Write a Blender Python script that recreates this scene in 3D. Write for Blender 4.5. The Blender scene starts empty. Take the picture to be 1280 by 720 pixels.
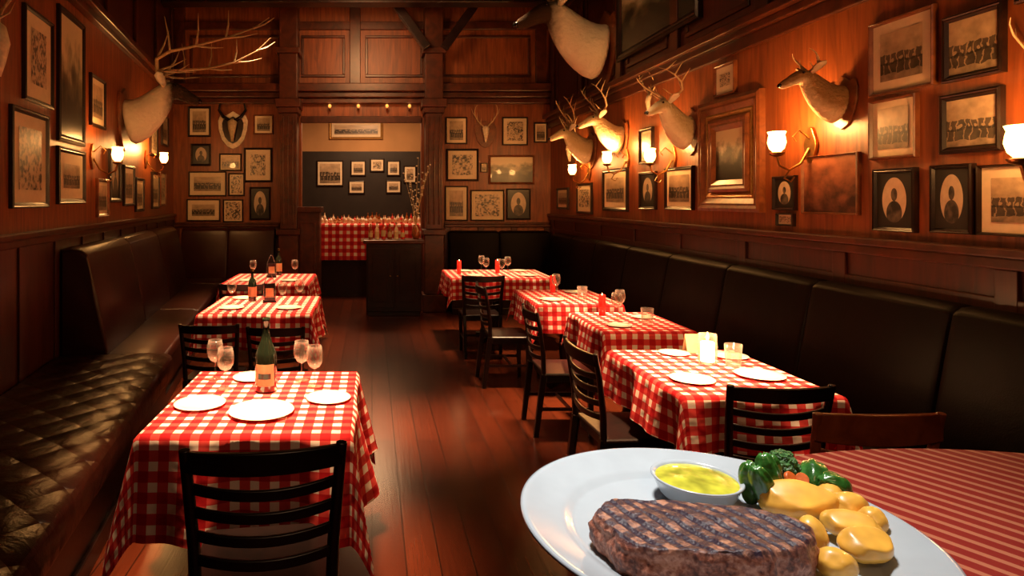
import bpy,bmesh,math,random
from mathutils import Vector,Matrix,noise
R=random.Random(7)
sc=bpy.context.scene
COL=sc.collection
pi=math.pi
# ---------------------------------------------------------------- materials
def newmat(n):
    m=bpy.data.materials.new(n);m.use_nodes=True
    nt=m.node_tree;b=nt.nodes['Principled BSDF'];return m,nt,b
def sp(b,k,v):
    if k in b.inputs:b.inputs[k].default_value=v
def c4(c):return (c[0],c[1],c[2],1)
def plain(n,col,rough=.5,metal=0,emit=None,es=0,var=.25,scale=30,bump=0,coat=0,spec=None):
    m,nt,b=newmat(n);L=nt.links
    tc=nt.nodes.new('ShaderNodeTexCoord');no=nt.nodes.new('ShaderNodeTexNoise');no.inputs['Scale'].default_value=scale
    L.new(tc.outputs['Object'],no.inputs['Vector'])
    r=nt.nodes.new('ShaderNodeValToRGB')
    r.color_ramp.elements[0].position=.3;r.color_ramp.elements[1].position=.7
    r.color_ramp.elements[0].color=c4([c*(1-var) for c in col]);r.color_ramp.elements[1].color=c4([min(1,c*(1+var*.5)) for c in col])
    L.new(no.outputs['Fac'],r.inputs['Fac']);L.new(r.outputs['Color'],b.inputs['Base Color'])
    sp(b,'Roughness',rough);sp(b,'Metallic',metal);sp(b,'Coat Weight',coat)
    if spec is not None:sp(b,'Specular IOR Level',spec)
    if emit:sp(b,'Emission Color',c4(emit));sp(b,'Emission Strength',es)
    if bump:
        bp=nt.nodes.new('ShaderNodeBump');bp.inputs['Strength'].default_value=bump;bp.inputs['Distance'].default_value=.01
        L.new(no.outputs['Fac'],bp.inputs['Height']);L.new(bp.outputs['Normal'],b.inputs['Normal'])
    return m
def wood(n,c1,c2,rough=.38,sc3=(9,9,.8),bump=.15):
    m,nt,b=newmat(n);L=nt.links
    tc=nt.nodes.new('ShaderNodeTexCoord');mp=nt.nodes.new('ShaderNodeMapping');mp.inputs['Scale'].default_value=sc3
    no=nt.nodes.new('ShaderNodeTexNoise');no.inputs['Scale'].default_value=2.2;no.inputs['Detail'].default_value=6;no.inputs['Distortion'].default_value=1.2
    r=nt.nodes.new('ShaderNodeValToRGB');r.color_ramp.elements[0].position=.32;r.color_ramp.elements[1].position=.68
    r.color_ramp.elements[0].color=c4(c1);r.color_ramp.elements[1].color=c4(c2)
    L.new(tc.outputs['Object'],mp.inputs['Vector']);L.new(mp.outputs['Vector'],no.inputs['Vector'])
    L.new(no.outputs['Fac'],r.inputs['Fac']);L.new(r.outputs['Color'],b.inputs['Base Color'])
    bp=nt.nodes.new('ShaderNodeBump');bp.inputs['Strength'].default_value=bump;bp.inputs['Distance'].default_value=.005
    L.new(no.outputs['Fac'],bp.inputs['Height']);L.new(bp.outputs['Normal'],b.inputs['Normal'])
    sp(b,'Roughness',rough);return m
M={}
M['wall']=wood('wall_wood',(.13,.029,.0065),(.29,.074,.016),.42)
M['wain']=wood('wainscot_wood',(.034,.005,.002),(.075,.0115,.004),.38)
M['trim']=wood('trim_wood',(.036,.0075,.0025),(.095,.02,.0055),.34,(3,3,3))
M['dark']=wood('dark_wood',(.008,.0025,.002),(.022,.006,.004),.3,(4,4,4))
M['ceil']=wood('ceiling_wood',(.008,.003,.002),(.022,.007,.004),.5)
M['chair']=wood('black_chair_wood',(.004,.002,.002),(.010,.0035,.003),.3,(4,4,4))
M['chairb']=wood('brown_chair_wood',(.15,.028,.010),(.30,.07,.022),.3,(4,4,4))
M['frame_d']=wood('frame_dark',(.008,.004,.003),(.024,.009,.005),.3,(5,5,5))
M['frame_b']=wood('frame_brown',(.11,.028,.008),(.23,.07,.02),.35,(5,5,5))
M['frame_g']=plain('frame_gilt',(.42,.22,.06),.35,.6,bump=.3,scale=60)
M['mount']=plain('picture_mount',(.7,.56,.37),.8,var=.06)
def leather(n,col,rough,bs,spec=.5,s1=5,tuft=0):
    m,nt,b=newmat(n);L=nt.links
    tc=nt.nodes.new('ShaderNodeTexCoord')
    n1=nt.nodes.new('ShaderNodeTexNoise');n1.inputs['Scale'].default_value=s1;n1.inputs['Detail'].default_value=4;n1.inputs['Distortion'].default_value=.6
    v=nt.nodes.new('ShaderNodeTexVoronoi');v.inputs['Scale'].default_value=150
    L.new(tc.outputs['Object'],n1.inputs['Vector']);L.new(tc.outputs['Object'],v.inputs['Vector'])
    r=nt.nodes.new('ShaderNodeValToRGB');r.color_ramp.elements[0].color=c4([c*.55 for c in col]);r.color_ramp.elements[1].color=c4([c*1.5 for c in col])
    L.new(n1.outputs['Fac'],r.inputs['Fac']);L.new(r.outputs['Color'],b.inputs['Base Color'])
    b1=nt.nodes.new('ShaderNodeBump');b1.inputs['Strength'].default_value=bs;b1.inputs['Distance'].default_value=.03
    b2=nt.nodes.new('ShaderNodeBump');b2.inputs['Strength'].default_value=.15;b2.inputs['Distance'].default_value=.002
    L.new(n1.outputs['Fac'],b1.inputs['Height']);L.new(v.outputs['Distance'],b2.inputs['Height'])
    if tuft:
        s=nt.nodes.new('ShaderNodeSeparateXYZ');L.new(tc.outputs['Object'],s.inputs[0])
        outs=[]
        for sg in(1,-1):
            a=nt.nodes.new('ShaderNodeMath');a.operation='MULTIPLY_ADD';a.inputs[1].default_value=sg;L.new(s.outputs['Y'],a.inputs[0]);L.new(s.outputs['X'],a.inputs[2])
            w=nt.nodes.new('ShaderNodeMath');w.operation='MULTIPLY';w.inputs[1].default_value=tuft;L.new(a.outputs[0],w.inputs[0])
            si=nt.nodes.new('ShaderNodeMath');si.operation='SINE';L.new(w.outputs[0],si.inputs[0])
            ab=nt.nodes.new('ShaderNodeMath');ab.operation='ABSOLUTE';L.new(si.outputs[0],ab.inputs[0]);outs.append(ab)
        mn=nt.nodes.new('ShaderNodeMath');mn.operation='ADD';L.new(outs[0].outputs[0],mn.inputs[0]);L.new(outs[1].outputs[0],mn.inputs[1])
        pw=nt.nodes.new('ShaderNodeMath');pw.operation='POWER';pw.inputs[1].default_value=.5;L.new(mn.outputs[0],pw.inputs[0])
        b3=nt.nodes.new('ShaderNodeBump');b3.inputs['Strength'].default_value=.42;b3.inputs['Distance'].default_value=.03
        L.new(pw.outputs[0],b3.inputs['Height']);L.new(b3.outputs['Normal'],b1.inputs['Normal'])
    L.new(b1.outputs['Normal'],b2.inputs['Normal']);L.new(b2.outputs['Normal'],b.inputs['Normal'])
    sp(b,'Roughness',rough);sp(b,'Specular IOR Level',spec);return m
M['leather']=leather('black_leather',(.0042,.0013,.001),.45,.12,.06)
M['leather2']=leather('oxblood_leather',(.032,.006,.003),.33,.10,.4,4)
M['seatl']=leather('tufted_oxblood_leather',(.034,.0065,.0035),.3,.3,.45,9,12)
def checks(n,period,stripe=False):
    m,nt,b=newmat(n);L=nt.links
    uv=nt.nodes.new('ShaderNodeUVMap');s=nt.nodes.new('ShaderNodeSeparateXYZ');L.new(uv.outputs['UV'],s.inputs[0])
    outs=[]
    for ax in ('X','Y'):
        a=nt.nodes.new('ShaderNodeMath');a.operation='MULTIPLY';a.inputs[1].default_value=1/period;L.new(s.outputs[ax],a.inputs[0])
        f=nt.nodes.new('ShaderNodeMath');f.operation='FRACT';L.new(a.outputs[0],f.inputs[0])
        g=nt.nodes.new('ShaderNodeMath');g.operation='GREATER_THAN';g.inputs[1].default_value=.36 if stripe else .46;L.new(f.outputs[0],g.inputs[0]);outs.append(g)
    r=nt.nodes.new('ShaderNodeValToRGB');r.color_ramp.interpolation='CONSTANT'
    e=r.color_ramp.elements
    if stripe:
        e[0].color=(.36,.11,.055,1);e[1].position=.5;e[1].color=(.19,.008,.005,1)
        L.new(outs[0].outputs[0],r.inputs['Fac'])
    else:
        ad=nt.nodes.new('ShaderNodeMath');ad.operation='ADD';L.new(outs[0].outputs[0],ad.inputs[0]);L.new(outs[1].outputs[0],ad.inputs[1])
        hf=nt.nodes.new('ShaderNodeMath');hf.operation='MULTIPLY';hf.inputs[1].default_value=.5;L.new(ad.outputs[0],hf.inputs[0])
        e[0].color=(.88,.70,.6,1);e[1].position=.75;e[1].color=(.40,.003,.008,1)
        k=e.new(.3);k.color=(.62,.05,.045,1)
        L.new(hf.outputs[0],r.inputs['Fac'])
    L.new(r.outputs['Color'],b.inputs['Base Color']);sp(b,'Roughness',.8);sp(b,'Specular IOR Level',.2)
    no=nt.nodes.new('ShaderNodeTexNoise');no.inputs['Scale'].default_value=9;L.new(uv.outputs['UV'],no.inputs['Vector'])
    bp=nt.nodes.new('ShaderNodeBump');bp.inputs['Strength'].default_value=.45;bp.inputs['Distance'].default_value=.02
    L.new(no.outputs['Fac'],bp.inputs['Height']);L.new(bp.outputs['Normal'],b.inputs['Normal'])
    return m
M['ging']=checks('red_white_gingham',.072)
M['ging2']=checks('large_red_check',.12)
M['stripe']=checks('red_striped_cloth',.022,1)
def floor_mat():
    m,nt,b=newmat('floor_planks');L=nt.links
    tc=nt.nodes.new('ShaderNodeTexCoord');mp=nt.nodes.new('ShaderNodeMapping');mp.inputs['Rotation'].default_value=(0,0,pi/2)
    br=nt.nodes.new('ShaderNodeTexBrick');br.inputs['Scale'].default_value=1;br.inputs['Brick Width'].default_value=1.7;br.inputs['Row Height'].default_value=.15
    br.inputs['Mortar Size'].default_value=.003;br.inputs['Mortar'].default_value=(.014,.004,.002,1)
    br.inputs['Color1'].default_value=(.062,.011,.004,1);br.inputs['Color2'].default_value=(.095,.018,.006,1)
    L.new(tc.outputs['Object'],mp.inputs['Vector']);L.new(mp.outputs['Vector'],br.inputs['Vector'])
    m2=nt.nodes.new('ShaderNodeMapping');m2.inputs['Scale'].default_value=(22,1.2,1);no=nt.nodes.new('ShaderNodeTexNoise');no.inputs['Scale'].default_value=3;no.inputs['Detail'].default_value=5
    L.new(tc.outputs['Object'],m2.inputs['Vector']);L.new(m2.outputs['Vector'],no.inputs['Vector'])
    mx=nt.nodes.new('ShaderNodeMixRGB');mx.blend_type='MULTIPLY';mx.inputs['Fac'].default_value=.5
    r=nt.nodes.new('ShaderNodeValToRGB');r.color_ramp.elements[0].position=.3;r.color_ramp.elements[0].color=(.5,.45,.45,1);r.color_ramp.elements[1].position=.65
    L.new(no.outputs['Fac'],r.inputs['Fac']);L.new(br.outputs['Color'],mx.inputs['Color1']);L.new(r.outputs['Color'],mx.inputs['Color2'])
    L.new(mx.outputs['Color'],b.inputs['Base Color'])
    sp(b,'Roughness',.24)
    bp=nt.nodes.new('ShaderNodeBump');bp.inputs['Strength'].default_value=.3;bp.inputs['Distance'].default_value=.002
    L.new(br.outputs['Fac'],bp.inputs['Height']);bp.invert=True
    b2=nt.nodes.new('ShaderNodeBump');b2.inputs['Strength'].default_value=.08;b2.inputs['Distance'].default_value=.005
    L.new(no.outputs['Fac'],b2.inputs['Height']);L.new(bp.outputs['Normal'],b2.inputs['Normal']);L.new(b2.outputs['Normal'],b.inputs['Normal'])
    return m
M['floor']=floor_mat()
M['plate']=plain('white_porcelain',(.8,.72,.6),.15,var=.03,coat=.3)
M['plate2']=plain('cool_porcelain',(.36,.41,.45),.2,var=.04,coat=.4)
M['brass']=plain('aged_brass',(.4,.2,.06),.3,.9)
M['steel']=plain('steel',(.45,.42,.38),.25,.9)
def glassm(n,col,rimcol):
    m,nt,b=newmat(n);L=nt.links;N=nt.nodes
    t=N.new('ShaderNodeBsdfTransparent');t.inputs[0].default_value=c4(col)
    lw=N.new('ShaderNodeLayerWeight');lw.inputs['Blend'].default_value=.3
    tc=N.new('ShaderNodeTexCoord');no=N.new('ShaderNodeTexNoise');no.inputs['Scale'].default_value=12;L.new(tc.outputs['Object'],no.inputs['Vector'])
    mu=N.new('ShaderNodeMath');mu.operation='MULTIPLY_ADD';mu.inputs[1].default_value=.06;mu.inputs[2].default_value=.02;L.new(no.outputs['Fac'],mu.inputs[0])
    ad=N.new('ShaderNodeMath');ad.operation='MULTIPLY_ADD';ad.inputs[1].default_value=.6;L.new(lw.outputs['Facing'],ad.inputs[0]);L.new(mu.outputs[0],ad.inputs[2]);ad.use_clamp=True
    sp(b,'Base Color',c4(rimcol));sp(b,'Roughness',.06);sp(b,'Specular IOR Level',.9);sp(b,'Coat Weight',.6)
    mx=N.new('ShaderNodeMixShader');L.new(ad.outputs[0],mx.inputs[0]);L.new(t.outputs[0],mx.inputs[1]);L.new(b.outputs[0],mx.inputs[2])
    L.new(mx.outputs[0],N['Material Output'].inputs['Surface']);return m
M['glass']=glassm('clear_glass',(.96,.93,.9),(.5,.42,.36))
M['redglass']=plain('red_glass',(.6,.015,.01),.15,emit=(1,.04,.015),es=.4)
M['shade']=plain('glowing_frosted_glass',(1,.65,.3),.4,emit=(1,.43,.11),es=13,var=.05)
M['shaded']=plain('dim_amber_glass',(.8,.45,.15),.4,emit=(1,.38,.08),es=.8,var=.05)
M['wax']=plain('candle_wax',(.95,.75,.5),.5,emit=(1,.62,.3),es=9,var=.05)
M['flame']=plain('candle_flame',(1,.7,.3),.5,emit=(1,.6,.2),es=30,var=.05)
M['bone']=plain('antler_bone',(.55,.38,.2),.5,bump=.3,scale=40)
M['skull']=plain('skull_bone',(.75,.62,.43),.55)
M['black']=plain('glossy_black',(.008,.007,.007),.15)
M['card']=plain('cream_card',(.62,.45,.25),.7,var=.08)
M['beige']=plain('beige_plaster',(.40,.22,.09),.8,var=.1,scale=3)
M['board']=plain('dark_slate_wall',(.016,.011,.008),.5,var=.3,scale=4)
M['bgreen']=plain('green_bottle_glass',(.01,.015,.008),.08,coat=.6)
M['bamber']=plain('amber_bottle_glass',(.3,.08,.015),.1,coat=.5)
M['bred']=plain('red_bottle',(.6,.025,.015),.2,coat=.5)
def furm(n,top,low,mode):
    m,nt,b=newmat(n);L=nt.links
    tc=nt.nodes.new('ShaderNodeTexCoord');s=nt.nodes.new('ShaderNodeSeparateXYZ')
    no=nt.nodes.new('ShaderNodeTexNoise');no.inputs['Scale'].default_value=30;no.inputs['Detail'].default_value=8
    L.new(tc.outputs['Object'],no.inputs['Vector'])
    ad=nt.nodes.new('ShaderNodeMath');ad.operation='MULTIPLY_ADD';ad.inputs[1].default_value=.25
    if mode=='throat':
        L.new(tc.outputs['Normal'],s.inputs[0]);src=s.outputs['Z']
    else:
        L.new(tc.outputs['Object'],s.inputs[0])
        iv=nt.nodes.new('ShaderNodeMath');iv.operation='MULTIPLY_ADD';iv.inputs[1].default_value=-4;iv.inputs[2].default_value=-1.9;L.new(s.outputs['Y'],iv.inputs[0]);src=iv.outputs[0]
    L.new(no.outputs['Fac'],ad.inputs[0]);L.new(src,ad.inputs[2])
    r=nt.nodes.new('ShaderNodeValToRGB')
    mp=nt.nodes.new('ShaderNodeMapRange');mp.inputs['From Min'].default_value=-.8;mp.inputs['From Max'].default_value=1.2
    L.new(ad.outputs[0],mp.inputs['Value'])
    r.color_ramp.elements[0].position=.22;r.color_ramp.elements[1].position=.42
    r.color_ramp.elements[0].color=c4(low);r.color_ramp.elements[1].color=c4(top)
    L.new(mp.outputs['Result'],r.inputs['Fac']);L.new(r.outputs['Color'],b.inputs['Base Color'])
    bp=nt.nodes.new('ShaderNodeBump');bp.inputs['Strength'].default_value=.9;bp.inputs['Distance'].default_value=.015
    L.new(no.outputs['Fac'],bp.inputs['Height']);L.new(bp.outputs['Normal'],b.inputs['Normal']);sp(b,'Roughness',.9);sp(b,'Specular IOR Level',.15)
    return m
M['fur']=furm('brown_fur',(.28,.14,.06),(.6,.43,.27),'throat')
M['furp']=furm('pale_fur',(.5,.36,.21),(.8,.66,.48),'throat')
M['furw']=furm('pale_neck_fur',(.05,.028,.016),(.85,.76,.6),'neck')
def art(n,kind):
    m,nt,b=newmat(n);L=nt.links;N=nt.nodes
    tc=N.new('ShaderNodeTexCoord');oi=N.new('ShaderNodeObjectInfo')
    mul=N.new('ShaderNodeMath');mul.operation='MULTIPLY';mul.inputs[1].default_value=37;L.new(oi.outputs['Random'],mul.inputs[0])
    va=N.new('ShaderNodeVectorMath');va.operation='ADD';L.new(tc.outputs['Generated'],va.inputs[0]);L.new(mul.outputs[0],va.inputs[1])
    s=N.new('ShaderNodeSeparateXYZ');L.new(tc.outputs['Generated'],s.inputs[0])
    no=N.new('ShaderNodeTexNoise');no.inputs['Scale'].default_value=5;no.inputs['Detail'].default_value=8;L.new(va.outputs[0],no.inputs['Vector'])
    r=N.new('ShaderNodeValToRGB');e=r.color_ramp.elements
    def math_(op,a,bv=None,c=None):
        x=N.new('ShaderNodeMath');x.operation=op
        for i,v in enumerate((a,bv,c)):
            if v is None:continue
            if isinstance(v,(int,float)):x.inputs[i].default_value=v
            else:L.new(v,x.inputs[i])
        return x.outputs[0]
    if kind=='group':
        X=s.outputs['X'];Z=math_('MULTIPLY_ADD',no.outputs['Fac'],.16,math_('SUBTRACT',s.outputs['Z'],.08))
        v=math_('MULTIPLY_ADD',Z,.35,math_('MULTIPLY',no.outputs['Fac'],.65))
        for row,(zc,nf,ph) in enumerate(((.58,7,.0),(.42,6,.5))):
            wob=math_('MULTIPLY_ADD',no.outputs['Fac'],1.5,math_('MULTIPLY_ADD',oi.outputs['Random'],3,ph))
            fx=math_('SUBTRACT',math_('FRACT',math_('ADD',math_('MULTIPLY',X,nf),wob)),.5)
            dzz=math_('MULTIPLY',math_('SUBTRACT',Z,zc),nf)
            hd=math_('LESS_THAN',math_('ADD',math_('POWER',fx,2),math_('POWER',math_('MULTIPLY',dzz,.8),2)),.035)
            bd=math_('MULTIPLY',math_('LESS_THAN',math_('ABSOLUTE',fx),.42),math_('MULTIPLY',math_('LESS_THAN',dzz,-.2),math_('GREATER_THAN',dzz,-1.7)))
            v=math_('MULTIPLY',v,math_('SUBTRACT',1,math_('MULTIPLY',bd,.7)))
            v=math_('MAXIMUM',v,math_('MULTIPLY',hd,.5))
        L.new(v,r.inputs['Fac']);e[0].color=(.015,.01,.007,1);e[0].position=.08;e[1].position=.7;e[1].color=(.5,.36,.22,1)
    elif kind=='portrait':
        dx=math_('SUBTRACT',s.outputs['X'],.5);dz=math_('SUBTRACT',s.outputs['Z'],.5)
        d1=math_('ADD',math_('POWER',math_('MULTIPLY',dx,1.2),2),math_('POWER',dz,2))
        oval=math_('LESS_THAN',d1,.17)
        head=math_('LESS_THAN',math_('ADD',math_('POWER',math_('MULTIPLY',dx,1.3),2),math_('POWER',math_('SUBTRACT',s.outputs['Z'],.6),2)),.014)
        body=math_('LESS_THAN',math_('ADD',math_('POWER',dx,2),math_('POWER',math_('SUBTRACT',s.outputs['Z'],.26),2)),.05)
        v=math_('MULTIPLY',oval,math_('MULTIPLY_ADD',no.outputs['Fac'],.5,.45))
        v=math_('SUBTRACT',v,math_('MULTIPLY',math_('MAXIMUM',head,body),.55))
        L.new(v,r.inputs['Fac']);e[0].color=(.012,.01,.008,1);e[0].position=.1;e[1].position=.8;e[1].color=(.6,.45,.3,1)
    elif kind=='land':
        v=math_('MULTIPLY_ADD',math_('SUBTRACT',s.outputs['Z'],.5),1.1,no.outputs['Fac'])
        L.new(v,r.inputs['Fac']);e[0].color=(.012,.012,.008,1);e[0].position=.3;e[1].position=.8;e[1].color=(.6,.48,.3,1);k=e.new(.52);k.color=(.12,.1,.05,1)
    elif kind=='red':
        v=math_('MULTIPLY_ADD',math_('SUBTRACT',s.outputs['Z'],.4),.5,no.outputs['Fac'])
        L.new(v,r.inputs['Fac']);e[0].color=(.025,.006,.004,1);e[0].position=.3;e[1].position=.8;e[1].color=(.3,.1,.045,1)
    else:
        w=N.new('ShaderNodeTexNoise');w.inputs['Scale'].default_value=11;w.inputs['Detail'].default_value=9;L.new(va.outputs[0],w.inputs['Vector'])
        v=math_('MULTIPLY_ADD',w.outputs['Fac'],.7,math_('MULTIPLY',no.outputs['Fac'],.4))
        L.new(v,r.inputs['Fac']);e[0].color=(.025,.018,.012,1);e[0].position=.47;e[1].position=.6;e[1].color=(.58,.43,.27,1)
    L.new(r.outputs['Color'],b.inputs['Base Color']);sp(b,'Roughness',.35);sp(b,'Coat Weight',.1)
    return m
for k in('group','portrait','land','red','engr'):M['a_'+k]=art('artwork_'+k,k)
# ---------------------------------------------------------------- mesh builder
class MB:
    def __init__(s):s.v=[];s.f=[]
    def add(s,vs,fs):
        o=len(s.v);s.v+=[tuple(v) for v in vs];s.f+=[tuple(i+o for i in f) for f in fs];return s
    def box(s,x0,x1,y0,y1,z0,z1):
        return s.add([(x0,y0,z0),(x1,y0,z0),(x1,y1,z0),(x0,y1,z0),(x0,y0,z1),(x1,y0,z1),(x1,y1,z1),(x0,y1,z1)],
            [(3,2,1,0),(4,5,6,7),(0,1,5,4),(1,2,6,5),(2,3,7,6),(3,0,4,7)])
    def beam(s,p,q,w,t,side=None,w2=None,t2=None):
        p=Vector(p);q=Vector(q);T=(q-p).normalized()
        S=Vector(side) if side else (Vector((1,0,0)) if abs(T.x)<.9 else Vector((0,1,0)))
        S=(S-T*S.dot(T)).normalized();B=T.cross(S)
        w2=w2 or w;t2=t2 or t;vs=[]
        for c,a,b in((p,w,t),(q,w2,t2)):
            for sx,sy in((-1,-1),(1,-1),(1,1),(-1,1)):vs.append(c+S*sx*a/2+B*sy*b/2)
        return s.add(vs,[(3,2,1,0),(4,5,6,7),(0,1,5,4),(1,2,6,5),(2,3,7,6),(3,0,4,7)])
    def tube(s,pts,rads,n=8,side=None):
        pts=[Vector(p) for p in pts];vs=[];fs=[];prev=None
        for i,p in enumerate(pts):
            T=(pts[min(i+1,len(pts)-1)]-pts[max(i-1,0)]).normalized()
            if side:S=Vector(side)
            elif prev is None:S=Vector((1,0,0)) if abs(T.x)<.8 else Vector((0,1,0))
            else:S=prev
            S=(S-T*S.dot(T)).normalized();prev=S;B=T.cross(S)
            r=rads[i] if isinstance(rads,(list,tuple)) else rads
            a,b=r if isinstance(r,(list,tuple)) else (r,r)
            for k in range(n):
                an=2*pi*k/n;vs.append(p+S*a*math.cos(an)+B*b*math.sin(an))
        for i in range(len(pts)-1):
            for k in range(n):
                k2=(k+1)%n;fs.append((i*n+k,i*n+k2,(i+1)*n+k2,(i+1)*n+k))
        fs.append(tuple(reversed(range(n))));l=(len(pts)-1)*n;fs.append(tuple(l+k for k in range(n)))
        return s.add(vs,fs)
    def lathe(s,prof,n=28,c=(0,0,0)):
        vs=[];fs=[]
        for r,z in prof:
            for k in range(n):
                a=2*pi*k/n;vs.append((c[0]+max(r,1e-4)*math.cos(a),c[1]+max(r,1e-4)*math.sin(a),c[2]+z))
        for i in range(len(prof)-1):
            for k in range(n):
                k2=(k+1)%n;fs.append((i*n+k,i*n+k2,(i+1)*n+k2,(i+1)*n+k))
        fs.append(tuple(reversed(range(n))));l=(len(prof)-1)*n;fs.append(tuple(l+k for k in range(n)))
        return s.add(vs,fs)
    def prism(s,poly,y0,y1):
        n=len(poly);vs=[(x,y0,z) for x,z in poly]+[(x,y1,z) for x,z in poly]
        fs=[tuple(range(n)),tuple(reversed(range(n,2*n)))]+[(i,i+n,(i+1)%n+n,(i+1)%n) for i in range(n)]
        return s.add(vs,fs)
    def extru(s,prof,secs):
        n=len(prof);cv=sum(p[0] for p in prof)/n;cz=sum(p[1] for p in prof)/n;vs=[];fs=[]
        for u,ins in secs:
            for v,z in prof:
                d=Vector((v-cv,z-cz));l=max(d.length,1e-6);d*= (l-ins)/l
                vs.append((u,-(cv+d.x),cz+d.y))
        for i in range(len(secs)-1):
            for k in range(n):
                k2=(k+1)%n;fs.append((i*n+k,i*n+k2,(i+1)*n+k2,(i+1)*n+k))
        fs.append(tuple(reversed(range(n))));l=(len(secs)-1)*n;fs.append(tuple(l+k for k in range(n)))
        return s.add(vs,fs)
    def obj(s,name,mat,parent=None,bevel=0,smooth=False,sub=0,seg=2):
        me=bpy.data.meshes.new(name);me.from_pydata(s.v,[],s.f);me.update()
        bm=bmesh.new();bm.from_mesh(me);bmesh.ops.recalc_face_normals(bm,faces=bm.faces);bm.to_mesh(me);bm.free()
        if mat:me.materials.append(M[mat] if isinstance(mat,str) else mat)
        if smooth:
            me.polygons.foreach_set('use_smooth',[True]*len(me.polygons))
            if smooth!=2:me.set_sharp_from_angle(angle=math.radians(42))
        o=bpy.data.objects.new(name,me);COL.objects.link(o)
        if parent:o.parent=parent
        if bevel:
            b=o.modifiers.new('bevel','BEVEL');b.width=bevel;b.segments=seg;b.limit_method='ANGLE'
        if sub:
            b=o.modifiers.new('sub','SUBSURF');b.levels=sub;b.render_levels=sub
        return o
def root(name,label,cat,group=None,loc=(0,0,0),rz=0):
    e=bpy.data.objects.new(name,None);e.empty_display_size=.1;COL.objects.link(e);e.location=loc;e.rotation_euler=(0,0,rz)
    tag(e,label,cat,group);return e
def tag(o,label,cat,group=None):
    o['label']=label;o['category']=cat
    if group:o['group']=group
def struct(o):o['kind']='structure';return o
def dup(r,loc,rz=0,label=None,scale=None):
    n=r.copy();COL.objects.link(n);n.location=loc;n.rotation_euler=(0,0,rz)
    if label:n['label']=label
    if scale:n.scale=(scale,)*3
    def rec(a,b):
        for c in list(a.children):
            k=c.copy();COL.objects.link(k);k.parent=b;rec(c,k)
    rec(r,n);return n
# ---------------------------------------------------------------- room geometry
TH=math.atan2(.9903,-.1387)
WALL={'right':((2.65,0),-pi/2),'left':((-1.62,0),TH),'back':((0,9.5),0),'far':((0,12.5),0)}
def wpos(w,u,z,v=0):
    (x,y),t=WALL[w]
    if w=='right':u=-u
    lx,ly=u,-v
    return (x+lx*math.cos(t)-ly*math.sin(t),y+lx*math.sin(t)+ly*math.cos(t),z),t
def wall_obj(o,w):
    (x,y),t=WALL[w];o.location=(x,y,0);o.rotation_euler=(0,0,t)
def lu(d):return d/.9903
o=MB().box(-4,4,-1.2,13,-.1,0).obj('floor','floor');struct(o)
o=MB().box(-4,4,-1.2,13,4.7,4.8).obj('ceiling','ceil');struct(o)
o=MB().box(-9.7,1.2,0,.12,0,4.7).obj('wall_right','wall');wall_obj(o,'right');struct(o)
o=MB().box(-1.25,9.9,0,.12,0,4.7).obj('wall_left','wall');wall_obj(o,'left');struct(o)
b=MB();b.box(-3.3,-1.05,9.5,9.65,0,4.7);b.box(.73,2.8,9.5,9.65,0,4.7);b.box(-1.05,.73,9.5,9.65,2.79,4.7)
o=b.obj('wall_back','wall');struct(o)
o=MB().box(-2,2.8,-1.25,-1.15,0,4.7).obj('wall_front','wain');struct(o)
b=MB();b.box(-3,3,12.5,12.6,2.55,3.6);o=b.obj('wall_far_room','beige');struct(o)
b=MB();b.box(-3,3,12.5,12.6,0,2.55);o=b.obj('wall_far_room_lower','board');struct(o)
o=MB().box(-3.1,-3,9.65,12.6,0,3.6).obj('wall_far_room_left','beige');struct(o)
o=MB().box(3,3.1,9.65,12.6,0,3.6).obj('wall_far_room_right','beige');struct(o)
o=MB().box(-3.1,3.1,9.65,12.6,3.6,3.7).obj('ceiling_far_room','beige');struct(o)
tn=[0]
def trim(b,wall=None,mat='trim',bevel=.008):
    tn[0]+=1;o=b.obj('trim_%d'%tn[0],mat,bevel=bevel);struct(o)
    if wall:wall_obj(o,wall)
    return o
trim(MB().box(-9.5,1.1,-.055,0,1.36,1.40).box(-9.5,1.1,-.03,0,1.31,1.36),'right')
trim(MB().box(-9.5,1.1,-.012,0,0,1.31),'right','wain',0)
b=MB()
for i in range(12):
    u=-9.3+i*.95;b.box(u-.05,u+.05,-.028,-.012,0,1.31)
b.box(-9.5,1.1,-.026,-.012,1.13,1.19)
trim(b,'right','wain',.004)
trim(MB().box(-9.5,1.1,-.07,0,2.75,2.80).box(-9.5,1.1,-.12,0,2.80,2.86).box(-9.5,1.1,-.04,0,2.66,2.75),'right')
trim(MB().box(-9.5,1.1,-.006,0,2.86,4.7),'right','wain',0)
b=MB()
for i in range(9):
    u=-9.3+i*1.25;b.box(u-.07,u+.07,-.04,-.006,2.86,4.7)
b.box(-9.5,1.1,-.04,-.006,4.2,4.35)
trim(b,'right')
b=MB()
for i in range(8):
    u=-9.3+i*1.25
    b.box(u+.17,u+1.08,-.02,0,2.96,3.0);b.box(u+.17,u+1.08,-.02,0,4.05,4.09);b.box(u+.17,u+.21,-.02,0,3.0,4.05);b.box(u+1.04,u+1.08,-.02,0,3.0,4.05)
trim(b,'right')
trim(MB().box(-1.2,9.55,-.055,0,1.36,1.40).box(-1.2,9.55,-.03,0,1.31,1.36),'left')
trim(MB().box(-1.2,9.55,-.012,0,0,1.31),'left','wain',0)
b=MB()
for i in range(18):
    u=-1+i*.62;b.box(u-.04,u+.04,-.026,-.012,0,1.31)
trim(b,'left','wain',.004)
trim(MB().box(-1.2,9.55,-.07,0,3.1,3.16).box(-1.2,9.55,-.12,0,3.16,3.22),'left')
trim(MB().box(-1.2,9.55,-.006,0,3.22,4.7),'left','wain',0)
b=MB()
for i in range(10):
    u=-1+i*1.15;b.box(u-.06,u+.06,-.04,-.006,3.22,4.7)
trim(b,'left')
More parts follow.
